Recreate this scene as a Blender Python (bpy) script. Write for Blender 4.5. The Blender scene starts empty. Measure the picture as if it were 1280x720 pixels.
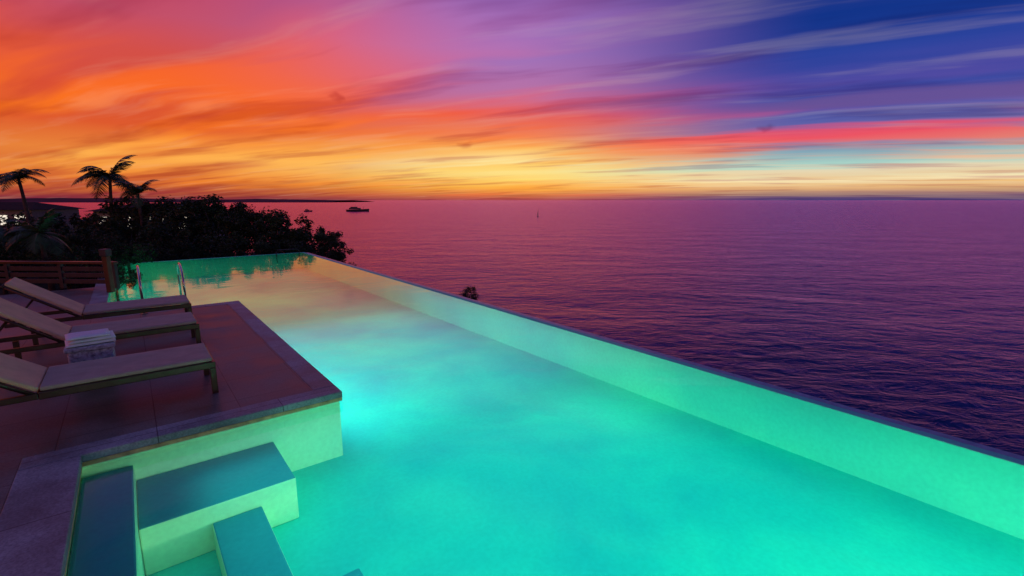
import bpy, bmesh, math, random
from mathutils import Vector, Matrix, noise as mn
random.seed(7)
S=bpy.context.scene
S.view_settings.view_transform='Standard'; S.view_settings.look='None'; S.view_settings.exposure=0
COL=S.collection
TH=math.atan2(.6223,.7828)
A=Vector((-.6223,.7828,0)); B=Vector((.7828,.6223,0))
def P(s,r,z=0): return A*s+B*r+Vector((0,0,z))
def lin(c):
    o=[]
    for v in c[:3]:
        v/=255.; o.append(v/12.92 if v<=.04045 else ((v+.055)/1.055)**2.4)
    return (o[0],o[1],o[2],1)
# ---------------------------------------------------------------- node helper
class G:
    def __init__(s,nt): s.nt=nt; s.n=nt.nodes; s.l=nt.links
    def put(s,inp,v):
        if v is None: return
        if isinstance(v,bpy.types.NodeSocket): s.l.new(v,inp)
        else: inp.default_value=v
    def m(s,op,a,b=None,c=None,clamp=False):
        n=s.n.new('ShaderNodeMath'); n.operation=op; n.use_clamp=clamp
        for i,v in enumerate((a,b,c)): s.put(n.inputs[i],v)
        return n.outputs[0]
    def ss(s,v,lo,hi):
        n=s.n.new('ShaderNodeMapRange'); n.interpolation_type='SMOOTHSTEP'
        s.put(n.inputs[0],v); n.inputs[1].default_value=lo; n.inputs[2].default_value=hi
        return n.outputs[0]
    def comb(s,x,y,z=0.):
        n=s.n.new('ShaderNodeCombineXYZ')
        for i,v in enumerate((x,y,z)): s.put(n.inputs[i],v)
        return n.outputs[0]
    def ramp(s,f,st):
        n=s.n.new('ShaderNodeValToRGB'); cr=n.color_ramp
        while len(cr.elements)<len(st): cr.elements.new(.5)
        for e,(p,c) in zip(cr.elements,st): e.position=p
        for e,(p,c) in zip(cr.elements,st): e.position=p; e.color=c if len(c)==4 else (*c,1)
        s.put(n.inputs[0],f); return n.outputs[0]
    def mix(s,f,a,b,blend='MIX'):
        n=s.n.new('ShaderNodeMix'); n.data_type='RGBA'; n.blend_type=blend
        s.put(n.inputs[0],f); s.put(n.inputs[6],a); s.put(n.inputs[7],b); return n.outputs[2]
    def noise(s,vec,scale,detail=4,rough=.5,dist=0.,out=0,dim='3D'):
        n=s.n.new('ShaderNodeTexNoise'); n.noise_dimensions=dim; s.put(n.inputs['Vector'],vec)
        n.inputs['Scale'].default_value=scale; n.inputs['Detail'].default_value=detail
        n.inputs['Roughness'].default_value=rough; n.inputs['Distortion'].default_value=dist
        return n.outputs[out]
    def bump(s,h,st,dist):
        n=s.n.new('ShaderNodeBump'); n.inputs['Strength'].default_value=st; n.inputs['Distance'].default_value=dist
        s.put(n.inputs['Height'],h); return n.outputs[0]
def newmat(name):
    m=bpy.data.materials.new(name); m.use_nodes=True; m.node_tree.nodes.clear(); g=G(m.node_tree)
    o=g.n.new('ShaderNodeOutputMaterial'); return m,g,o
def pmat(name,col,rough=.6,metal=0.,var=.15,scale=6.,bump=0.,bscale=60.,emit=None,es=0.,spec=.5):
    m,g,o=newmat(name); b=g.n.new('ShaderNodeBsdfPrincipled')
    tc=g.n.new('ShaderNodeTexCoord'); nz=g.noise(tc.outputs['Object'],scale,3,.6)
    c1=tuple(max(0,c*(1-var*1.6)) for c in col)+(1,); c2=tuple(min(1,c*(1+var*1.6)) for c in col)+(1,)
    g.put(b.inputs['Base Color'],g.ramp(nz,[(.3,c1),(.7,c2)]))
    b.inputs['Roughness'].default_value=rough; b.inputs['Metallic'].default_value=metal
    b.inputs['Specular IOR Level'].default_value=spec
    if bump: g.put(b.inputs['Normal'],g.bump(g.noise(tc.outputs['Object'],bscale,3,.6),bump,.01))
    if emit: b.inputs['Emission Color'].default_value=(*emit,1); b.inputs['Emission Strength'].default_value=es
    g.l.new(b.outputs[0],o.inputs[0]); return m
# ---------------------------------------------------------------- world (dusk sky)
W=bpy.data.worlds.new("World"); S.world=W; W.use_nodes=True
W.node_tree.nodes.clear(); g=G(W.node_tree)
out=g.n.new('ShaderNodeOutputWorld'); bg=g.n.new('ShaderNodeBackground')
tc=g.n.new('ShaderNodeTexCoord'); sep=g.n.new('ShaderNodeSeparateXYZ'); g.l.new(tc.outputs['Generated'],sep.inputs[0])
X,Y,Z=sep.outputs
h=g.m('SQRT',g.m('ADD',g.m('MULTIPLY',X,X),g.m('ADD',g.m('MULTIPLY',Y,Y),1e-5)))
q=g.m('MAXIMUM',g.m('DIVIDE',Z,h),0.); sx=g.m('DIVIDE',X,h)
zc=g.m('ADD',g.m('MAXIMUM',Z,0.),.07)
def plane(c,n_,zc):
    u=g.m('DIVIDE',g.m('ADD',g.m('MULTIPLY',X,c[0]),g.m('MULTIPLY',Y,c[1])),zc)
    v=g.m('DIVIDE',g.m('ADD',g.m('MULTIPLY',X,n_[0]),g.m('MULTIPLY',Y,n_[1])),zc)
    return u,v
u,v=plane((-.918,.396),(.396,.918),zc)
ub,vb=plane((-.8727,.4883),(.4883,.8727),g.m('SUBTRACT',zc,.02))
QM=.6
qq=g.m('DIVIDE',q,QM)
def uv(a,b,ou,ov): return g.comb(g.m('MULTIPLY_ADD',u,a,ou),g.m('MULTIPLY_ADD',v,b,ov))
wob=g.noise(uv(.5,.6,3,1),1.,2,.5,dim='2D')
wv=g.m('SUBTRACT',wob,.5)
qq=g.m('ADD',qq,g.m('MULTIPLY',wv,g.m('MULTIPLY',g.m('MINIMUM',qq,.5),.22)))
v=g.m('MULTIPLY_ADD',wv,.45,v)
def R(st): return g.ramp(qq,[(p/QM,lin(cc)) for p,cc in st])
Lb=R([(0,(112,36,62)),(.012,(160,58,54)),(.035,(210,102,50)),(.075,(232,130,58)),(.12,(222,90,46)),(.17,(216,78,52)),(.23,(212,80,72)),(.29,(196,80,104)),(.38,(190,70,104)),(.48,(110,80,150)),(.6,(66,76,146))])
Lc=R([(0,(130,42,60)),(.03,(236,124,44)),(.07,(255,176,78)),(.12,(250,120,30)),(.18,(250,108,38)),(.24,(244,96,48)),(.32,(232,84,70)),(.38,(216,84,90)),(.48,(150,100,160)),(.6,(90,96,160))])
Cb=R([(0,(174,76,80)),(.010,(234,120,68)),(.024,(255,180,70)),(.042,(255,218,112)),(.070,(255,234,160)),(.10,(255,190,98)),(.125,(246,134,84)),(.16,(224,112,108)),(.20,(190,114,160)),(.26,(162,114,184)),(.38,(122,104,188)),(.6,(62,76,150))])
Cc=R([(0,(174,76,78)),(.024,(254,164,60)),(.055,(255,222,124)),(.085,(255,186,88)),(.115,(248,124,58)),(.165,(238,92,74)),(.22,(212,104,140)),(.29,(180,114,180)),(.38,(152,108,186)),(.6,(84,90,160))])
Rb=R([(0,(66,58,116)),(.008,(120,86,116)),(.020,(226,172,118)),(.034,(250,234,184)),(.058,(172,214,200)),(.085,(126,158,180)),(.11,(110,108,168)),(.16,(64,80,166)),(.22,(34,64,154)),(.3,(16,50,134)),(.6,(8,28,84))])
Rc=R([(0,(80,60,116)),(.025,(240,190,122)),(.05,(230,216,180)),(.08,(224,140,120)),(.11,(236,84,100)),(.135,(200,84,130)),(.165,(96,78,162)),(.24,(46,68,158)),(.35,(24,50,130)),(.6,(10,30,88))])
fl=g.ss(sx,-.60,.02); fr=g.ss(sx,.0,.52)
base=g.mix(fr,g.mix(fl,Lb,Cb),Rb); cl=g.mix(fr,g.mix(fl,Lc,Cc),Rc)
n1=g.noise(uv(.22,.9,7.,3.1),1.15,3,.5,dim='2D')
n2=g.noise(uv(.34,2.2,1.,9.),1.3,3,.55,dim='2D')
mask=g.ss(g.m('ADD',g.m('MULTIPLY',n1,.76),g.m('MULTIPLY',n2,.24)),.39,.61)
col=g.mix(mask,base,cl)
w1=g.ss(g.noise(uv(.5,2.6,4.,21.),1.1,4,.55,dim='2D'),.52,.76)
col=g.mix(g.m('MULTIPLY',w1,.18),col,g.mix(.5,col,lin((255,226,190))))
w2=g.ss(g.noise(uv(.40,1.7,2.,41.),1.1,4,.55,dim='2D'),.50,.72)
col=g.mix(g.m('MULTIPLY',w2,.5),col,g.mix(1.,col,lin((200,140,180)),'MULTIPLY'))
vv=g.m('ADD',vb,g.m('MULTIPLY',g.m('SUBTRACT',n2,.5),.5))
bar=g.m('MULTIPLY',g.ss(g.m('ABSOLUTE',g.m('SUBTRACT',vv,4.72)),.34,.1),g.ss(ub,1.0,-.2))
col=g.mix(g.m('MULTIPLY',bar,.85),col,lin((104,82,148)))
dirn=tc.outputs['Generated']
dn=g.n.new('ShaderNodeVectorMath'); dn.operation='MULTIPLY_ADD'
wv3=g.noise(dirn,45.,1,.6,0.,1); g.put(dn.inputs[0],wv3); dn.inputs[1].default_value=(.03,.03,.02); g.put(dn.inputs[2],dirn)
def pdir(x,y):
    sp,cp=.18036,.9836; dx=(x-640)/600; dy=(360-y)/600
    return Vector((dx,cp+dy*sp,-sp+dy*cp)).normalized()
for (px,py,wd) in ((422,122,.014),(580,181,.012),(955,160,.011)):
    d=pdir(px,py)+Vector((.015,.015,.01))
    sb=g.n.new('ShaderNodeVectorMath'); sb.operation='SUBTRACT'; g.l.new(dn.outputs[0],sb.inputs[0]); sb.inputs[1].default_value=d
    sc=g.n.new('ShaderNodeVectorMath'); sc.operation='MULTIPLY'; g.l.new(sb.outputs[0],sc.inputs[0]); sc.inputs[1].default_value=(1,1,2.0)
    ln=g.n.new('ShaderNodeVectorMath'); ln.operation='LENGTH'; g.l.new(sc.outputs[0],ln.inputs[0])
    k=g.ss(ln.outputs[1],wd*1.6,wd*.2)
    col=g.mix(g.m('MULTIPLY',k,.5),col,g.mix(1.,col,lin((200,130,160)),'MULTIPLY'))
g.put(bg.inputs[0],col); bg.inputs[1].default_value=1.0
g.l.new(bg.outputs[0],out.inputs[0])
# ---------------------------------------------------------------- object helpers
def obj(name,me,mats=()):
    o=bpy.data.objects.new(name,me); COL.objects.link(o)
    for m in (mats if isinstance(mats,(list,tuple)) else [mats]): o.data.materials.append(m)
    return o
def empty(name,loc,label,cat,group=None,rot=0.):
    o=bpy.data.objects.new(name,None); COL.objects.link(o); o.location=loc; o.rotation_euler=(0,0,rot)
    o.empty_display_size=.2; o["label"]=label; o["category"]=cat
    if group: o["group"]=group
    return o
def child(o,par,world=False):
    o.parent=par
    if world: 
        par_m=Matrix.Translation(par.location)@Matrix.Rotation(par.rotation_euler.z,4,'Z')
        o.matrix_parent_inverse=par_m.inverted()
    return o
def struct(o,label=None):
    o["kind"]="structure"
    if label: o["label"]=label
    return o
def bm_box(bm,x0,x1,y0,y1,z0,z1,f=None):
    f=f or (lambda a,b,c:Vector((a,b,c)))
    vs=[bm.verts.new(f(x,y,z)) for z in (z0,z1) for y in (y0,y1) for x in (x0,x1)]
    for ids in ((0,2,3,1),(4,5,7,6),(0,1,5,4),(2,6,7,3),(0,4,6,2),(1,3,7,5)):
        bm.faces.new([vs[i] for i in ids])
PF=lambda r,s,z:P(s,r,z)
def mesh_of(bm,name,smooth=False):
    bmesh.ops.recalc_face_normals(bm,faces=bm.faces)
    me=bpy.data.meshes.new(name); bm.to_mesh(me); bm.free()
    if smooth:
        for p in me.polygons: p.use_smooth=True
    return me
def boxes(name,lst,mat,f=None,bev=0.):
    bm=bmesh.new()
    for b in lst: bm_box(bm,*b,f=f)
    o=obj(name,mesh_of(bm,name),mat)
    if bev:
        md=o.modifiers.new('bevel','BEVEL'); md.width=bev; md.segments=2; md.limit_method='ANGLE'
    return o
def tube(bm,pts,rads,seg=8,cap=True):
    rings=[]
    up=Vector((0.13,0.2,1)).normalized()
    for i,p in enumerate(pts):
        d=(pts[min(i+1,len(pts)-1)]-pts[max(i-1,0)]).normalized()
        a=d.cross(up); 
        if a.length<1e-3: a=d.cross(Vector((1,0,0)))
        a.normalize(); b=d.cross(a)
        rd=rads[i] if isinstance(rads,(list,tuple)) else rads
        rings.append([bm.verts.new(p+(a*math.cos(t*2*math.pi/seg)+b*math.sin(t*2*math.pi/seg))*rd) for t in range(seg)])
    for i in range(len(rings)-1):
        for t in range(seg):
            bm.faces.new((rings[i][t],rings[i][(t+1)%seg],rings[i+1][(t+1)%seg],rings[i+1][t]))
    if cap:
        bm.faces.new(rings[0][::-1]); bm.faces.new(rings[-1])
# ---------------------------------------------------------------- materials
def tile_mat(name,c1,c2,mortar,w,hh,rough,ms=.004,rot=-TH,bstr=.25,offs=0.):
    m,g,o=newmat(name); b=g.n.new('ShaderNodeBsdfPrincipled')
    ge=g.n.new('ShaderNodeNewGeometry'); mp=g.n.new('ShaderNodeMapping'); mp.inputs['Rotation'].default_value=(0,0,rot)
    g.l.new(ge.outputs['Position'],mp.inputs[0])
    br=g.n.new('ShaderNodeTexBrick'); br.offset=offs; g.l.new(mp.outputs[0],br.inputs['Vector'])
    br.inputs['Scale'].default_value=1; br.inputs['Brick Width'].default_value=w; br.inputs['Row Height'].default_value=hh
    br.inputs['Mortar Size'].default_value=ms; br.inputs['Color1'].default_value=(*c1,1); br.inputs['Color2'].default_value=(*c2,1); br.inputs['Mortar'].default_value=(*mortar,1)
    nz=g.noise(ge.outputs['Position'],2.2,5,.62); nf=g.noise(ge.outputs['Position'],70.,3,.6)
    cc=g.mix(.9,br.outputs[0],g.ramp(nz,[(.3,(.42,.40,.40)),(.7,(1.4,1.4,1.4))]),'MULTIPLY')
    cc=g.mix(.55,cc,g.ramp(nf,[(.3,(.4,.4,.4)),(.7,(1.5,1.5,1.5))]),'MULTIPLY')
    g.put(b.inputs['Base Color'],cc)
    g.put(b.inputs['Roughness'],g.m('ADD',g.m('MULTIPLY',nz,.45),rough-.22))
    hsum=g.m('ADD',g.m('MULTIPLY',br.outputs['Fac'],-1.),g.m('MULTIPLY',nf,.35))
    g.put(b.inputs['Normal'],g.bump(hsum,bstr,.006))
    g.l.new(b.outputs[0],o.inputs[0]); return m
M_deck=tile_mat('deck_stone',(.150,.150,.125),(.124,.126,.110),(.04,.036,.03),.6,.6,.46)
M_cop=tile_mat('coping_stone',(.29,.33,.33),(.25,.285,.29),(.08,.08,.08),.9,.9,.55)
def pool_mat(name,base,k=1.):
    m,g,o=newmat(name); b=g.n.new('ShaderNodeBsdfPrincipled')
    ge=g.n.new('ShaderNodeNewGeometry'); mp=g.n.new('ShaderNodeMapping'); mp.inputs['Rotation'].default_value=(0,0,-TH)
    g.l.new(ge.outputs['Position'],mp.inputs[0])
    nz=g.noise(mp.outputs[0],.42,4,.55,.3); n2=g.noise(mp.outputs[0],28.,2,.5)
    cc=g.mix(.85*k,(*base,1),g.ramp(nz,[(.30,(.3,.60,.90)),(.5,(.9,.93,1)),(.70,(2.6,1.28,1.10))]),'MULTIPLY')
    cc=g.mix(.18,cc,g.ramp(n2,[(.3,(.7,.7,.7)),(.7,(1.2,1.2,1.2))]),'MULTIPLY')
    g.put(b.inputs['Base Color'],cc); b.inputs['Roughness'].default_value=.6; b.inputs['Specular IOR Level'].default_value=.1
    g.l.new(b.outputs[0],o.inputs[0]); return m
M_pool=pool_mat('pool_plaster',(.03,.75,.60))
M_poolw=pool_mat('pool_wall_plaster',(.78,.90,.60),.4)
M_step_dim=pool_mat('pool_step_dim_plaster',(.02,.34,.40),.6)  # step tops, dim under the side light: shade put into the colour
M_riser_lit=pool_mat('pool_riser_lit_plaster',(.78,.92,.60),.4)  # faces of the same steps, paler: side light put into the colour
M_weir=pool_mat('weir_plaster',(.16,.78,.58),.5)
# pool water
M_water,g,o=newmat('pool_water')
ge=g.n.new('ShaderNodeNewGeometry'); mp=g.n.new('ShaderNodeMapping'); mp.inputs['Rotation'].default_value=(0,0,-TH); g.l.new(ge.outputs['Position'],mp.inputs[0])
hgt=g.m('ADD',g.noise(mp.outputs[0],1.1,2,.5,.6),g.m('MULTIPLY',g.noise(mp.outputs[0],5.,2,.55,.4),.12))
bm_=g.bump(hgt,.14,.05)
fr=g.n.new('ShaderNodeFresnel'); fr.inputs[0].default_value=1.50; g.put(fr.inputs['Normal'],bm_)
gl=g.n.new('ShaderNodeBsdfGlossy'); gl.inputs['Roughness'].default_value=.05; gl.inputs['Color'].default_value=(1,1,1,1); g.put(gl.inputs['Normal'],bm_)
tr=g.n.new('ShaderNodeBsdfTransparent'); tr.inputs[0].default_value=(.64,.98,.98,1)
mx=g.n.new('ShaderNodeMixShader'); g.l.new(fr.outputs[0],mx.inputs[0]); g.l.new(tr.outputs[0],mx.inputs[1]); g.l.new(gl.outputs[0],mx.inputs[2])
g.l.new(mx.outputs[0],o.inputs[0])
# ocean
M_sea,g,o=newmat('sea_water')
ge=g.n.new('ShaderNodeNewGeometry')
mp=g.n.new('ShaderNodeMapping'); mp.inputs['Rotation'].default_value=(0,0,.35); mp.inputs['Scale'].default_value=(.55,1.,1.); g.l.new(ge.outputs['Position'],mp.inputs[0])
hh=g.m('ADD',g.noise(mp.outputs[0],.5,5,.62,.5),g.m('MULTIPLY',g.noise(mp.outputs[0],.06,3,.55,.3),3.))
bmp=g.bump(hh,.48,.75)
fr=g.n.new('ShaderNodeFresnel'); fr.inputs[0].default_value=1.40; g.put(fr.inputs['Normal'],bmp)
gl=g.n.new('ShaderNodeBsdfGlossy'); gl.inputs['Roughness'].default_value=.20; gl.inputs['Color'].default_value=(.84,.38,.86,1); g.put(gl.inputs['Normal'],bmp)
df=g.n.new('ShaderNodeBsdfDiffuse'); g.put(df.inputs[0],g.ramp(g.noise(mp.outputs[0],.012,3,.6),[(.3,(.002,.03,.10)),(.7,(.004,.05,.15))]))
mx=g.n.new('ShaderNodeMixShader'); g.put(mx.inputs[0],g.m('POWER',g.m('MINIMUM',fr.outputs[0],.9),1.15)); g.l.new(df.outputs[0],mx.inputs[1]); g.l.new(gl.outputs[0],mx.inputs[2])
g.l.new(mx.outputs[0],o.inputs[0])
M_leaf=[]
for i,cc in enumerate(((.030,.05,.018),(.016,.038,.016),(.04,.06,.024))):
    M_leaf.append(pmat('foliage_%d'%i,cc,.6,var=.4,scale=1.2,spec=.2))
M_palm=pmat('palm_leaf',(.04,.075,.025),.45,var=.3,scale=3,spec=.3)
M_bark=pmat('bark',(.07,.055,.04),.85,var=.35,scale=9,bump=.5)
M_hill=pmat('hillside_earth',(.03,.04,.02),.95,var=.4,scale=.3)
M_far_haze=pmat('distant_land_haze',(.18,.07,.08),.95,var=.2,scale=.004,spec=0.)  # purple haze of distance put into the land colour
M_bronze=pmat('bronze_metal',(.10,.065,.045),.38,metal=.75,var=.1)
M_fab_warm=pmat('warm_lit_sling_fabric',(.74,.50,.28),.85,var=.06,bump=.35,bscale=260)  # backrest sling, warm sunset light put into its tan
M_fab2=pmat('seat_fabric',(.42,.36,.27),.8,var=.08,bump=.35,bscale=260)
M_towel=pmat('towel_cotton',(.80,.83,.83),.95,var=.05,bump=.5,bscale=180)
M_wht=pmat('stool_weave',(.38,.44,.45),.6,var=.35,scale=34,bump=.6,bscale=50)
M_chrome=pmat('steel',(.5,.48,.48),.22,metal=1.,var=.05)
M_dark=pmat('dark_paint',(.03,.025,.03),.5,var=.2)
M_lip=pmat('weir_stone',(.22,.28,.42),.35,var=.15,scale=14,bump=.15)
M_rim=pmat('lit_rim_tan',(.62,.42,.16),.5,var=.25,scale=12,bump=.2)  # coping's lit lower rim: light put into an added strip's colour
M_ship=pmat('ship_paint',(.025,.02,.025),.5,var=.2,scale=.2)
M_shipw=pmat('ship_cabin_paint',(.05,.04,.05),.5,var=.1,scale=.2)
M_winlit=pmat('lit_glass',(.8,.8,.7),.3,emit=(1,.93,.72),es=1.0)
M_bwall=pmat('house_render',(.20,.18,.16),.8,var=.1)
M_roof=pmat('house_roof',(.03,.025,.025),.9,var=.2,spec=.1)
# ---------------------------------------------------------------- sea / land
SEA=-15.
bm=bmesh.new(); bmesh.ops.create_grid(bm,x_segments=2,y_segments=2,size=30000)
sea=struct(obj('sea',mesh_of(bm,'sea'),M_sea)); sea.location=(0,0,SEA)
def ground(s,r):
    z=-.35-max(0,r-3.2)*1.1-max(0,s-34)*.12
    if s<19.3 and r>-.9: z=-3-max(0,r-5)*2.2
    z+= .25*mn.noise(Vector((s*.15,r*.15,0)))-(.25 if s<19.3 else 0)
    return max(z,-19)
bm=bmesh.new()
ss_=[-12,-8,-5,-3.6]+[i*1. for i in range(-3,19)]+[18.9,19.5]+[20+i*1.5 for i in range(24)]+[60+i*8 for i in range(20)]
rs_=[-150,-110,-80,-60,-45,-35,-28,-22,-18,-15,-12,-10,-8,-6,-4,-2,-1.2,-.8,0,1,2,3,4,5,6,7,8,9,10,11,12,14,16,20,30]
gv=[[bm.verts.new(P(s,r,ground(s,r))) for r in rs_] for s in ss_]
for i in range(len(ss_)-1):
    for j in range(len(rs_)-1): bm.faces.new((gv[i][j],gv[i+1][j],gv[i+1][j+1],gv[i][j+1]))
struct(obj('hillside',mesh_of(bm,'hillside',True),M_hill))
def ridge(name,pts,y0,depth,seed,hmax):
    bm=bmesh.new(); rows=[]
    n=len(pts)
    for k in range(5):
        row=[]
        for i,(x,hh) in enumerate(pts):
            f=math.sin(math.pi*k/4)
            row.append(bm.verts.new((x,y0+depth*(k-2)/2,SEA-2+(hh*hmax+17+mn.noise(Vector((x*.004,seed,0)))*hmax*.15)*f)))
        rows.append(row)
    for k in range(4):
        for i in range(n-1): bm.faces.new((rows[k][i],rows[k][i+1],rows[k+1][i+1],rows[k+1][i]))
    return struct(obj(name,mesh_of(bm,name,True),M_far_haze))
pts=[(x,max(0,.5+.5*mn.noise(Vector((x*.0018,3.3,0)))+.25*mn.noise(Vector((x*.007,1.3,0))))*min(1,(-1300-x)/1200)) for x in range(-7000,-1299,100)]
ridge('distant_hills',pts,4000,700,1,24)
# ---------------------------------------------------------------- pool
R0=-.47; R1=1.40; RE=4.90; S0=-3.; SA=4.42; SB=9.75; SE=18.55; FL=-.56; DK=.10
pool=empty('swimming_pool',P(7,3,0),"long glowing turquoise infinity pool beside stone deck","pool")
def quads(name,qs,mat):
    bm=bmesh.new()
    for qd in qs: bm.faces.new([bm.verts.new(P(*p)) for p in qd])
    me=bpy.data.meshes.new(name); bm.to_mesh(me); bm.free(); return obj(name,me,mat)
def wall(s0,r0,s1,r1,z0=FL,z1=0.03): return [(s0,r0,z0),(s1,r1,z0),(s1,r1,z1),(s0,r0,z1)]
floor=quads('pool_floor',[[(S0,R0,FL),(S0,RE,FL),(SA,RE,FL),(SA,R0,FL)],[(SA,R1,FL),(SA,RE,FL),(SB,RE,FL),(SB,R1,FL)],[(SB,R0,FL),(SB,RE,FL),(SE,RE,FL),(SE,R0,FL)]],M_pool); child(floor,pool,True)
pw=quads('pool_wall',[wall(S0,R0,SA,R0),wall(SA,R0,SA,R1),wall(SA,R1,SB,R1),wall(SB,R1,SB,R0),wall(SB,R0,SE,R0),wall(S0,RE,S0,R0)],M_poolw); child(pw,pool,True)
T=.10
we=boxes('weir_wall',[(RE,RE+T,S0,SE+T,FL-.1,.004),(R0,RE-.001,SE,SE+T,FL-.1,.0035)],M_weir,PF,.008); child(we,pool,True)
led=boxes('outer_ledge',[(RE+T+.002,RE+T+.21,S0,SE+T+.21,-3.5,-.04),(R0,RE+T,SE+T+.002,SE+T+.21,-1.6,-.042)],M_lip,PF,.012); child(led,pool,True)
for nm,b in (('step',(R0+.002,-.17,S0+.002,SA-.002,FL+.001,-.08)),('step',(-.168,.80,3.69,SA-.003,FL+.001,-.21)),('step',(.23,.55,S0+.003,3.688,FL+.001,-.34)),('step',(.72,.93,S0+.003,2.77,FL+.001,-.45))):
    st=boxes(nm,[b],[M_riser_lit,M_step_dim],PF,.012); child(st,pool,True)
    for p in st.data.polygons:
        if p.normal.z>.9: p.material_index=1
bm=bmesh.new()
def wq(s0,s1,r0,r1,n,m):
    g_=[[bm.verts.new(P(s0+(s1-s0)*i/n,r0+(r1-r0)*j/m,0)) for j in range(m+1)] for i in range(n+1)]
    for i in range(n):
        for j in range(m): bm.faces.new((g_[i][j],g_[i][j+1],g_[i+1][j+1],g_[i+1][j]))
wq(S0,SA,R0,RE-.001,6,5); wq(SA,SB,R1,RE-.001,6,4); wq(SB,SE-.001,R0,RE-.001,8,5)
bmesh.ops.remove_doubles(bm,verts=bm.verts,dist=.0005)
me=mesh_of(bm,'pool_water'); 
for p in me.polygons:
    if p.normal.z<0: p.flip()
struct(obj('pool_water',me,M_water))
CW=.30; o_=.025; c0=.045; c1=DK+.004
cop=boxes('coping',[(R0-CW,R0+o_,S0,SA-o_,c0,c1),(R0-CW,R1+o_,SA-o_+.002,SA+CW*.6,c0,c1),(R1-CW*.6,R1+o_,SA+CW*.6+.002,SB-.182,c0,c1),
   (R0+.002,R1+o_,SB-.18,SB+o_,c0,c1),(R0-.22,R0+o_,SB+o_+.002,SE+.2,c0,c1-.001)],M_cop,PF,.006); child(cop,pool,True)
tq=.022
tri=boxes('lit_rim_strip',[(R0-.1,R0+tq,S0,SA-tq-.001,.012,c0-.001),(R0-.1,R1+tq,SA-tq,SA+.1,.012,c0-.001),(R1-.1,R1+tq,SA+.101,SB-.1,.012,c0-.001)],M_rim,PF,.004); child(tri,pool,True)
dk=boxes('deck',[(-9,R0-CW-.002,S0-1,SA-o_,-.3,DK),(-9,R0-CW-.002,SA-o_+.0,SA+CW*.6,-.3,DK),(-9,R1-CW*.6-.002,SA+CW*.6+.002,SB-.182,-.3,DK),(-9,R0,SB-.18,SB+o_,-.3,DK),(-6,R0-.222,SB+o_,13.2,-.3,DK)],M_deck,PF); struct(dk)
# underwater LED wall strips; added down-facing panels stand in for glow scattered by water
def lamp(s,r,z,d,xa,power,sx_,sy_,colr=(.22,1,.74)):
    L=bpy.data.lights.new('pool_lamp_and_fill','AREA'); L.shape='RECTANGLE'; L.size=sx_; L.size_y=sy_; L.energy=power; L.color=colr
    o=bpy.data.objects.new('pool_lamp_and_fill',L); COL.objects.link(o)
    zz=-d.normalized(); xx=xa.normalized(); yy=zz.cross(xx)
    o.matrix_world=Matrix(((xx.x,yy.x,zz.x,0),(xx.y,yy.y,zz.y,0),(xx.z,yy.z,zz.z,0),(0,0,0,1)))
    o.location=P(s,r,z); child(o,pool,True)
UP=Vector((0,0,1))
lamp(7.1,R1+.03,-.16,B,A,16,5.0,.10,(.25,.9,.95))
lamp(5.8,R1+.05,-.14,B,A,7,2.0,.10,(.95,1,.85))
lamp(S0+.03,2.2,-.2,A,B,110,5.2,.14,(.62,1,.66))
lamp(14.1,R0+.03,-.16,B,A,12,8.0,.10)
lamp(.7,2.4,-.04,-UP,A,68,7.,4.4,(.22,1,.84))  # from here on, added fill panels below the surface, unseen from above
lamp(7.1,3.15,-.04,-UP,A,28,5.4,3.2,(.12,.90,1))
lamp(14.1,2.2,-.04,-UP,A,28,8.4,4.6,(.7,1,.60))
# ---------------------------------------------------------------- grab rails
def grab_rail(s0,s1,r,hh,z1,label):
    e=empty('grab_rail',P(s0,r,DK),label,"handrail","curved steel pool handrails")
    bm=bmesh.new(); pts=[]
    n=18
    for i in range(n+1):
        t=math.pi*i/n
        pts.append(P((s0+s1)/2-(s1-s0)/2*math.cos(t),r,DK+hh-.3+.3*math.sin(t)))
    pts=[P(s0,r,DK)]+pts+[P(s1,r,z1)]
    tube(bm,pts,.018,8)
    child(obj('rail',mesh_of(bm,'rail',True),M_chrome),e,True)
    bm=bmesh.new(); tube(bm,[P(s0,r,DK),P(s0,r,DK+.02)],.05,12)
    child(obj('base_plate',mesh_of(bm,'base_plate'),M_chrome),e,True)
grab_rail(9.55,10.5,.05,.72,-.3,"curved steel handrail at the deck edge going into water")
grab_rail(9.55,10.5,.62,.72,-.3,"curved steel handrail at the deck edge going into water")
def far_rail():
    e=empty('grab_rail',P(18.3,4.0,0),"thin steel handrail at the pool's end wall","handrail")
    bm=bmesh.new(); tube(bm,[P(18.4,4.0,-.3),P(18.4,4.0,.10),P(18.42,4.06,.16),P(18.42,4.7,.16),P(18.4,4.76,.10),P(18.4,4.76,-.3)],.013,8)
    child(obj('rail',mesh_of(bm,'rail',True),M_dark),e,True)
far_rail()
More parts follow.
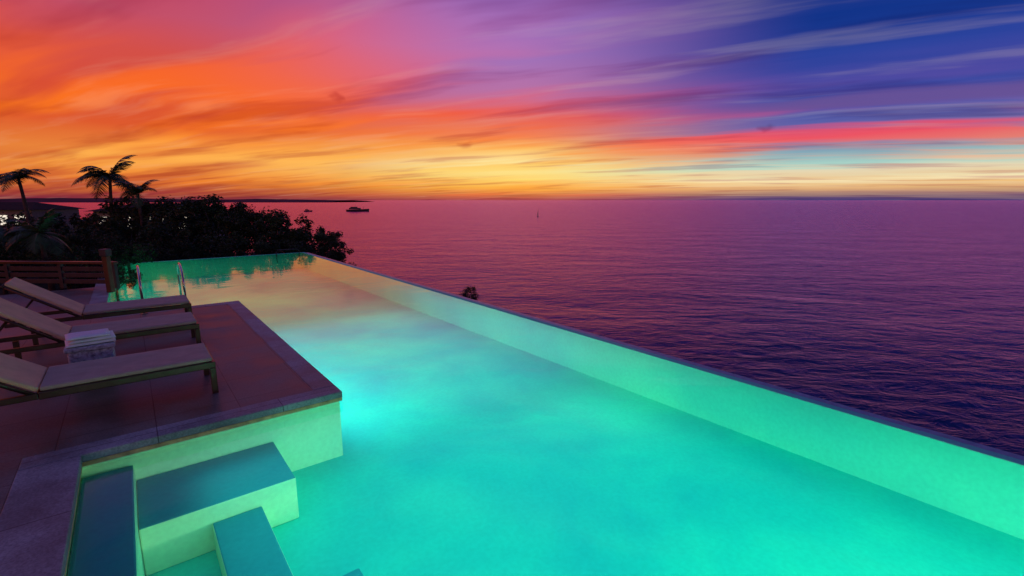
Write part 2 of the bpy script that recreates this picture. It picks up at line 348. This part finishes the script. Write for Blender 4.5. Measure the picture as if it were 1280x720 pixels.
# ---------------------------------------------------------------- sun loungers (local x = r, y = s)
def lounger(s,r,label,ang=38.):
    e=empty('sun_lounger',P(s,r,DK),label,"sun lounger","sun loungers lined up on the pool deck",TH)
    w=.66; L=1.20; Hs=.31; bl=.80; a=math.radians(ang)
    fr=boxes('frame',[(-L,0,0,.04,Hs-.06,Hs),(-L,0,w-.04,w,Hs-.06,Hs),(-.04,-.001,.042,w-.042,Hs-.058,Hs-.002),(-L-.72,-L-.002,.0,.04,Hs-.055,Hs-.005),(-L-.72,-L-.002,w-.04,w,Hs-.055,Hs-.005),(-L-.72,-L-.68,.042,w-.042,Hs-.054,Hs-.006),(-L-.02,-L+.02,.042,w-.042,Hs-.06,Hs-.02)],M_bronze,None,.006); child(fr,e)
    for (x,y) in ((-.05,0),(-.05,w-.045),(-L-.5,0),(-L-.5,w-.045)):
        lg=boxes('leg',[(x,x+.05,y+.001,y+.044,0,Hs-.06)],M_bronze,None,.004); child(lg,e)
    bm=bmesh.new(); nx,ny=14,6; T_=.035
    def slab(f,nx,ny):
        top=[[bm.verts.new(f(i/nx,j/ny,1)) for j in range(ny+1)] for i in range(nx+1)]
        bot=[[bm.verts.new(f(i/nx,j/ny,0)) for j in range(ny+1)] for i in range(nx+1)]
        for i in range(nx):
            for j in range(ny):
                bm.faces.new((top[i][j],top[i+1][j],top[i+1][j+1],top[i][j+1])); bm.faces.new((bot[i][j],bot[i][j+1],bot[i+1][j+1],bot[i+1][j]))
        for i in range(nx):
            bm.faces.new((top[i][0],bot[i][0],bot[i+1][0],top[i+1][0])); bm.faces.new((top[i][ny],top[i+1][ny],bot[i+1][ny],bot[i][ny]))
        for j in range(ny):
            bm.faces.new((top[0][j],top[0][j+1],bot[0][j+1],bot[0][j])); bm.faces.new((top[nx][j],bot[nx][j],bot[nx][j+1],top[nx][j+1]))
    slab(lambda u,v,t:Vector((-L+.01+(L-.03)*u,.02+(w-.04)*v,Hs+.003+T_*t-.014*math.sin(math.pi*v)*math.sin(math.pi*u))),nx,ny)
    so=obj('seat',mesh_of(bm,'seat',True),M_fab2); md=so.modifiers.new('b','BEVEL'); md.width=.01; md.segments=2; md.limit_method='ANGLE'; child(so,e)
    bm=bmesh.new()
    def bf(u,v,t):
        d=bl*u; sag=-.02*math.sin(math.pi*v)*math.sin(math.pi*u)
        return Vector((-L-.012-d*math.cos(a)+math.sin(a)*(T_*t+sag),.02+(w-.04)*v,Hs+.0+d*math.sin(a)+math.cos(a)*(T_*t+sag)))
    slab(bf,10,6)
    bo=obj('backrest',mesh_of(bm,'backrest',True),M_fab_warm); md=bo.modifiers.new('b','BEVEL'); md.width=.01; md.segments=2; md.limit_method='ANGLE'; child(bo,e)
    bm=bmesh.new()
    def bp(d,y,off): return Vector((-L-.02-d*math.cos(a)+math.sin(a)*off,y,Hs-.02+d*math.sin(a)+math.cos(a)*off))
    for y in (.018,w-.018): tube(bm,[bp(0,y,0),bp(bl+.01,y,0)],.018,6)
    tube(bm,[bp(bl+.01,.0,0),bp(bl+.01,w,0)],.018,6)
    tube(bm,[bp(.5,.1,0),Vector((-L-.66,.1,Hs-.02))],.012,6); tube(bm,[bp(.5,w-.1,0),Vector((-L-.66,w-.1,Hs-.02))],.012,6)
    child(obj('backrest_frame',mesh_of(bm,'backrest_frame',True),M_bronze),e)
lounger(5.10,.50,"tan sling sun lounger with bronze frame and raised backrest",36)
lounger(6.85,.55,"tan sling sun lounger beside a stool with folded towel",38)
lounger(8.30,.60,"tan sling sun lounger standing next to the planting",36)
def stool(s,r,hh,w,label,towel):
    e=empty('side_stool',P(s,r,DK),label,"stool","low side stools between the loungers",TH)
    b=boxes('stool_body',[(-w/2+.02,w/2-.02,-w/2+.02,w/2-.02,.04,hh-.045)],M_wht,None,.02); child(b,e)
    t=boxes('stool_top',[(-w/2,w/2,-w/2,w/2,hh-.044,hh)],M_wht,None,.012); child(t,e)
    for sx_ in (-1,1):
        for sy_ in (-1,1):
            child(boxes('foot',[(sx_*(w/2-.08)-.03,sx_*(w/2-.08)+.03,sy_*(w/2-.08)-.03,sy_*(w/2-.08)+.03,0,.04)],M_bronze),e)
stool(6.22,-.42,.41,.38,"pale woven side stool holding a folded towel",True)
stool(7.75,-1.75,.36,.42,"pale woven side stool between two loungers",False)
def towel(s,r,z):
    e=empty('folded_towel',P(s,r,z),"white towel folded on top of a woven stool","towel",None,TH+.1)
    bm=bmesh.new()
    w,d=.37,.33
    for k in range(3):
        n=10; z0=k*.032+.001; top=[];bot=[]
        for i in range(n+1):
            for j in range(n+1):
                x=(i/n-.5)*w*(1-.05*k); y=(j/n-.5)*d*(1-.05*k)
                ed=min(i,n-i,j,n-j)/n; rnd=.013*(1-min(1,ed*6))**2
                wv=.010*mn.noise(Vector((x*7,y*7,k*3.)))
                top.append(bm.verts.new((x+.015*math.sin(k*2),y,z0+.030-rnd+wv))); bot.append(bm.verts.new((x+.015*math.sin(k*2),y,z0+rnd*.8)))
        I=lambda i,j:i*(n+1)+j
        for i in range(n):
            for j in range(n):
                bm.faces.new((top[I(i,j)],top[I(i+1,j)],top[I(i+1,j+1)],top[I(i,j+1)])); bm.faces.new((bot[I(i,j)],bot[I(i,j+1)],bot[I(i+1,j+1)],bot[I(i+1,j)]))
        for i in range(n):
            bm.faces.new((top[I(i,0)],bot[I(i,0)],bot[I(i+1,0)],top[I(i+1,0)])); bm.faces.new((top[I(i,n)],top[I(i+1,n)],bot[I(i+1,n)],bot[I(i,n)]))
            bm.faces.new((top[I(0,i)],top[I(0,i+1)],bot[I(0,i+1)],bot[I(0,i)])); bm.faces.new((top[I(n,i)],bot[I(n,i)],bot[I(n,i+1)],top[I(n,i+1)]))
    child(obj('towel_cloth',mesh_of(bm,'towel_cloth',True),M_towel),e)
towel(6.22,-.42,DK+.41)
# ---------------------------------------------------------------- fence and bollard lamp near the planting
def fence(p0,p1,hh,label):
    e=empty('low_fence',p0,label,"fence")
    d=(p1-p0); L=d.length; d.normalize(); nrm=Vector((-d.y,d.x,0))
    F=lambda x,y,z:p0+d*x+nrm*y+Vector((0,0,z))
    n=max(2,int(L/1.1))
    for i in range(n+1):
        x=L*i/n; child(boxes('post',[(x-.035,x+.035,-.035,.035,0,hh-.051)],M_dark,F,.005),e,True)
    child(boxes('top_rail',[(-.05,L+.05,-.06,.06,hh-.05,hh)],M_bronze,F,.006),e,True)
    child(boxes('slat_panel',[(0.04,L-.04,-.012,.012,.10+k*.13,.19+k*.13) for k in range(int((hh-.15)/.13))],M_dark,F,.003),e,True)
fence(Vector((-11.6,9.9,DK)),Vector((-8.15,9.75,DK)),.56,"dark slatted low fence with bronze top rail by planting")
e=empty('bollard_lamp',Vector((-7.95,9.35,DK)),"slim bronze bollard lamp standing at the deck corner","lamp post")
child(boxes('post',[(-8.0,-7.9,9.3,9.4,DK,DK+.72)],M_bronze,None,.01),e,True)
child(boxes('lamp_head',[(-8.02,-7.88,9.28,9.42,DK+.722,DK+.86)],M_dark,None,.012),e,True)
# ---------------------------------------------------------------- vegetation
def crown_mesh(name,rx,ry,rz,ncl,nl,ls,seed):
    rg=random.Random(seed); vs=[];fs=[]; mi=[]
    for c_ in range(ncl):
        while True:
            p=Vector((rg.uniform(-1,1),rg.uniform(-1,1),rg.uniform(-.9,1)))
            if .25<p.length<1: break
        cc=Vector((p.x*rx,p.y*ry,p.z*rz)); cr=rg.uniform(.16,.36)*min(rx,rz)*1.15
        m_=rg.choice((0,0,1,2))
        for k in range(nl):
            d=Vector((rg.gauss(0,1),rg.gauss(0,1),rg.gauss(0,.8))).normalized()*cr*(rg.random()**.4)
            q_=cc+d; a_=Vector((rg.gauss(0,1),rg.gauss(0,1),rg.gauss(0,.6))).normalized()
            b_=a_.orthogonal().normalized(); b_.rotate(Matrix.Rotation(rg.random()*6.28,3,a_))
            l=ls*rg.uniform(.6,1.4); w_=l*.42; i=len(vs)
            vs+= [q_-a_*l*.5,q_+b_*w_*.5,q_+a_*l*.5,q_-b_*w_*.5]; fs.append((i,i+1,i+2,i+3)); mi.append(m_)
    me=bpy.data.meshes.new(name); me.from_pydata(vs,[],fs); 
    for m in M_leaf: me.materials.append(m)
    me.polygons.foreach_set('material_index',mi); return me
def trunk_mesh(name,r_,rx,rz,seed):
    rg=random.Random(seed); bm=bmesh.new()
    tube(bm,[Vector((rg.uniform(-.2,.2),rg.uniform(-.2,.2),-rz-5.)),Vector((.06,.02,-rz-2.)),Vector((.0,.05,-rz*.9)),Vector((0,0,-rz*.1))],[r_*1.5,r_*1.1,r_*.9,r_*.5],8)
    for k in range(7):
        an=k*6.283/7+rg.random(); st=Vector((0,0,-rz*rg.uniform(.4,1.)))
        en=Vector((math.cos(an)*rx*.65,math.sin(an)*rx*.65,rz*rg.uniform(-.2,.45)))
        mid=(st+en)/2+Vector((0,0,-.12*rz)); tube(bm,[st,mid,en],[r_*.5,r_*.32,r_*.1],5)
    return mesh_of(bm,name,True)
TV=[]
for i,(rx,ry,rz,ncl,nl,ls) in enumerate(((1.7,1.6,1.15,46,95,.17),(1.3,1.4,1.3,40,90,.15),(2.1,1.8,1.0,52,95,.18))):
    tm=trunk_mesh('trunk',.11,rx,rz,i+5); tm.materials.append(M_bark)
    TV.append((crown_mesh('crown',rx,ry,rz,ncl,nl,ls,i+11),tm,rz))
def tree(x,y,ztop,k,sc,label,name='leafy_tree',cat='tree',grp="dark leafy trees behind the pool"):
    cm,tm,rz=TV[k%3]
    s_=(x*A.x+y*A.y); r_=(x*B.x+y*B.y); zg=ground(s_,r_)
    e=empty(name,Vector((x,y,zg-.05)),label,cat,grp,random.random()*6)
    hh=ztop-zg; zz=hh-rz*sc
    c_=bpy.data.objects.new('crown',cm); COL.objects.link(c_); c_.parent=e; c_.scale=(sc,sc,sc*random.uniform(.9,1.05)); c_.location=(0,0,zz)
    t_=bpy.data.objects.new('trunk',tm); COL.objects.link(t_); t_.parent=e; t_.scale=(sc,sc,sc); t_.location=(0,0,zz)
    return e
lab="dense dark leafy tree silhouetted behind the pool"
T_=[(-17.8,23,2.15,0,1.0),(-16.2,22.2,2.3,1,1.05),(-14.9,23.5,2.25,2,.9),(-13.6,22.0,2.1,0,.95),(-12.6,23.6,1.85,1,1.0),(-11.6,21.8,1.65,2,.75),(-10.6,22.6,1.35,0,.85),(-9.9,21.4,1.0,1,.85),(-9.0,21.8,.75,2,.66),(-8.2,21.2,.35,0,.62),(-8.7,20.6,-.2,1,.7),(-7.9,20.6,-.3,0,.6),
 (-15.6,19.6,1.3,2,.8),(-13.4,19.2,1.1,0,.75),(-11.6,19.3,.9,1,.8),(-10.4,19.3,.6,2,.66),(-9.2,19.7,.35,0,.62),(-10.8,18.3,.2,1,.5),(-12.6,17.8,.5,0,.5),(-9.6,18.9,-.1,2,.45),(-8.7,19.6,-.5,1,.5),
 (-20.0,24,1.5,1,1.0),(-22.2,24,1.4,2,1.0),(-24.6,24.5,1.25,0,1.0),(-27,25,1.4,1,1.0),(-17.5,18.3,.95,0,.75),(-19.8,19,.9,1,.85)]
for t in T_: tree(*t,lab)
SH=[(-12.4,15.2,.85,0,.42),(-13.6,15.8,.95,1,.5),(-14.8,15.6,1.0,2,.45),(-12.6,13.2,.85,1,.42),(-13.8,13.4,.95,0,.45),(-11.6,12.4,.8,2,.36),(-12.8,11.9,.9,0,.42),(-10.4,11.1,.75,1,.34),(-11.4,11.0,.85,2,.36),(-12.8,10.8,.9,0,.42),(-14.2,11.6,1.,1,.5),(-15.6,13.2,1.05,2,.5),(-9.4,11.2,.45,0,.28),(-15.2,11.,.95,2,.5),(-11.6,14.4,.7,2,.36),(-10.9,12.6,.55,0,.32)]
for t in SH: tree(*t,"low dark rounded shrub in the planting bed",'shrub','shrub',"dark shrubs in the planting bed")
pb=P(8.75,5.75); tree(pb.x,pb.y,.10,1,.15,"dark bush top poking above the infinity edge",'slope_bush','bush',None)
def palm(x,y,ztop,fl,nf,label,seed,thin=.07,mat=None,wind=Vector((-.25,0,0))):
    rg=random.Random(seed); s_=(x*A.x+y*A.y); r_=(x*B.x+y*B.y); zg=ground(s_,r_)
    e=empty('palm_tree',Vector((x,y,zg)),label,"palm tree")
    hh=ztop-zg; bm=bmesh.new(); N_=10
    lean=Vector((rg.uniform(-.12,.12),rg.uniform(-.1,.1),0))*hh
    pts=[Vector((0,0,-.2))+lean*(i/N_)**2+Vector((0,0,(hh+.2)*i/N_)) for i in range(N_+1)]
    tube(bm,pts,[thin*(1.5-.7*i/N_)*(1.06 if i%2 else .96) for i in range(N_+1)],8)
    child(obj('trunk',mesh_of(bm,'trunk',True),M_bark),e)
    bm=bmesh.new(); top=pts[-1]
    for f in range(nf):
        an=f*2.399+rg.random()*.4; el=rg.uniform(-.1,1.15); L=fl*rg.uniform(.8,1.1)
        d=Vector((math.cos(an)*math.cos(el),math.sin(an)*math.cos(el),math.sin(el)))+wind*.6; d.normalize()
        p=top.copy(); sp=[p.copy()]; n=14
        for i in range(n):
            d=(d+Vector((0,0,-.085-.02*i*.4))+wind*.05).normalized(); p=p+d*L/n; sp.append(p.copy())
        tube(bm,sp,[.016*fl*(1-.8*i/n) for i in range(n+1)],4)
        for i in range(1,n+1):
            for sub in (0,.5):
                q0=sp[i-1].lerp(sp[i],sub) if i<=n else sp[n]
                dd=(sp[i]-sp[i-1]).normalized(); sd=dd.cross(Vector((0,0,1))).normalized()
                ll=L*.34*math.sin(math.pi*min(1,(i+sub)/n*.86+.12))+.03
                for sg in (-1,1):
                    t1=(sd*sg*.8+dd*.55+Vector((0,0,-.28+rg.uniform(-.15,.1)))).normalized()
                    w_=.028*fl; a0=q0-dd*w_*.5; a1=q0+dd*w_*.5; m0=q0+t1*ll*.55
                    bm.faces.new([bm.verts.new(v) for v in (a0,m0-dd*w_*.45,q0+t1*ll+Vector((0,0,-.06*ll)),m0+dd*w_*.45,a1)])
    me=bpy.data.meshes.new('frond_crown'); bm.to_mesh(me); bm.free(); child(obj('frond_crown',me,mat or M_palm),e)
palm(-22.4,22.5,2.9,1.3,13,"tall slender palm silhouetted against the orange sky",3)
palm(-18.2,22.0,2.9,1.6,17,"full palm with arching fronds above dark shrubs",5)
palm(-16.4,21.5,2.2,1.1,12,"small palm with drooping fronds among trees",9)
palm(-10.9,11.2,1.15,.85,15,"young palm with bright green fronds in planting bed",14,.05)
palm(-13.3,12.6,1.1,1.0,12,"young palm in the dark planting bed",17,.05)
# ---------------------------------------------------------------- lit houses behind trees
def house(x,y,w,d,zf,hh,label,nwin):
    e=empty('hillside_house',Vector((x,y,zf)),label,"house")
    child(boxes('wall',[(x-w/2,x+w/2,y-d/2,y+d/2,zf-2.5,zf+hh)],M_bwall),e,True)
    bm=bmesh.new(); ov=.5
    a=[bm.verts.new((x+sx_*(w/2+ov),y+sy_*(d/2+ov),zf+hh+.002)) for sx_,sy_ in ((-1,-1),(1,-1),(1,1),(-1,1))]
    r1=bm.verts.new((x-w/2+d*.4,y,zf+hh+.7)); r2=bm.verts.new((x+w/2-d*.4,y,zf+hh+.7))
    for f in ((a[0],a[1],r2,r1),(a[1],a[2],r2),(a[2],a[3],r1,r2),(a[3],a[0],r1),(a[3],a[2],a[1],a[0])): bm.faces.new(f)
    child(obj('roof',mesh_of(bm,'roof'),M_roof),e,True)
    for i in range(nwin):
        cx=x-w/2+w*(i+.5)/nwin; ww=w/nwin*.32
        child(boxes('window',[(cx-ww,cx+ww,y-d/2-.05,y-d/2-.003,zf+.6,zf+hh-.5)],M_winlit),e,True)
house(-33.0,46,9,5,-1.2,2.1,"low house with lit windows behind the trees",5)
house(-49,48,8,5,-1.0,2.0,"low house with glowing windows beyond the planting",4)
# ---------------------------------------------------------------- boats
def ship(x,y,L,hh,label,rot):
    e=empty('ship',Vector((x,y,SEA)),label,"ship",None,rot)
    bm=bmesh.new(); n=12; w=L*.16; rows=[]
    for i in range(n+1):
        t=i/n; xx=(t-.5)*L; b=w/2*(1-max(0,(t-.7)/.3)**2)*(1-.25*max(0,(.12-t)/.12)); sh=hh*(.36+.16*t*t)
        b=max(b,.02)
        rows.append([bm.verts.new(v) for v in ((xx*.94,0,-.5),(xx*.96,-b*.8,0),(xx,-b,sh),(xx,b,sh),(xx*.96,b*.8,0))])
    for i in range(n):
        for j in range(5): bm.faces.new((rows[i][j],rows[i+1][j],rows[i+1][(j+1)%5],rows[i][(j+1)%5]))
    bm.faces.new(rows[0]); bm.faces.new(rows[-1][::-1])
    child(obj('hull',mesh_of(bm,'hull'),M_ship),e)
    child(boxes('cabin',[(-L*.36,L*.12,-w*.36,w*.36,hh*.42,hh*.68),(-L*.30,-L*.02,-w*.3,w*.3,hh*.682,hh*.88)],M_shipw,None,.05),e)
    for x0,z0,z1 in ((-L*.1,hh*.88,hh*1.4),(L*.25,hh*.4,hh*1.0)):
        bm=bmesh.new(); tube(bm,[Vector((x0,0,z0)),Vector((x0,0,z1))],.12,5)
        child(obj('mast',mesh_of(bm,'mast'),M_ship),e)
ship(-229,722,34,8,"dark ship anchored on the pink sea",.05)
ship(-300,715,12,4,"small dark boat on the pink sea",.4)
def sail(x,y,L,hh,label):
    e=empty('sailboat',Vector((x,y,SEA)),label,"sailboat",None,1.2)
    bm=bmesh.new(); n=8; rows=[]
    for i in range(n+1):
        t=i/n; b=max(.02,L*.14*math.sin(math.pi*min(1,t*.75+.18))); xx=(t-.5)*L
        rows.append([bm.verts.new(v) for v in ((xx*.9,0,-.4),(xx,-b,L*.10),(xx,b,L*.10))])
    for i in range(n):
        for j in range(3): bm.faces.new((rows[i][j],rows[i+1][j],rows[i+1][(j+1)%3],rows[i][(j+1)%3]))
    child(obj('hull',mesh_of(bm,'hull'),M_ship),e)
    bm=bmesh.new(); tube(bm,[Vector((.5,0,L*.1)),Vector((.5,0,hh))],.09,5)
    child(obj('mast',mesh_of(bm,'mast'),M_ship),e)
    bm=bmesh.new(); bm.faces.new([bm.verts.new(v) for v in ((.35,0,L*.23),(-L*.38,0.1,L*.23),(-.1,.15,hh*.6),(.35,0,hh*.97))])
    child(obj('sail',mesh_of(bm,'sail'),M_shipw),e)
sail(27,505,5,8.,"small sailboat far out on the purple sea")
# ---------------------------------------------------------------- camera
cd=bpy.data.cameras.new('camera'); cam=bpy.data.objects.new('camera',cd); COL.objects.link(cam)
cd.sensor_width=36; cd.lens=36*600/1280; cd.clip_end=80000; cd.clip_start=.05
cam.location=(0,0,1.9); cam.rotation_euler=(math.radians(90)-math.atan(110/600),0,0)
S.camera=cam
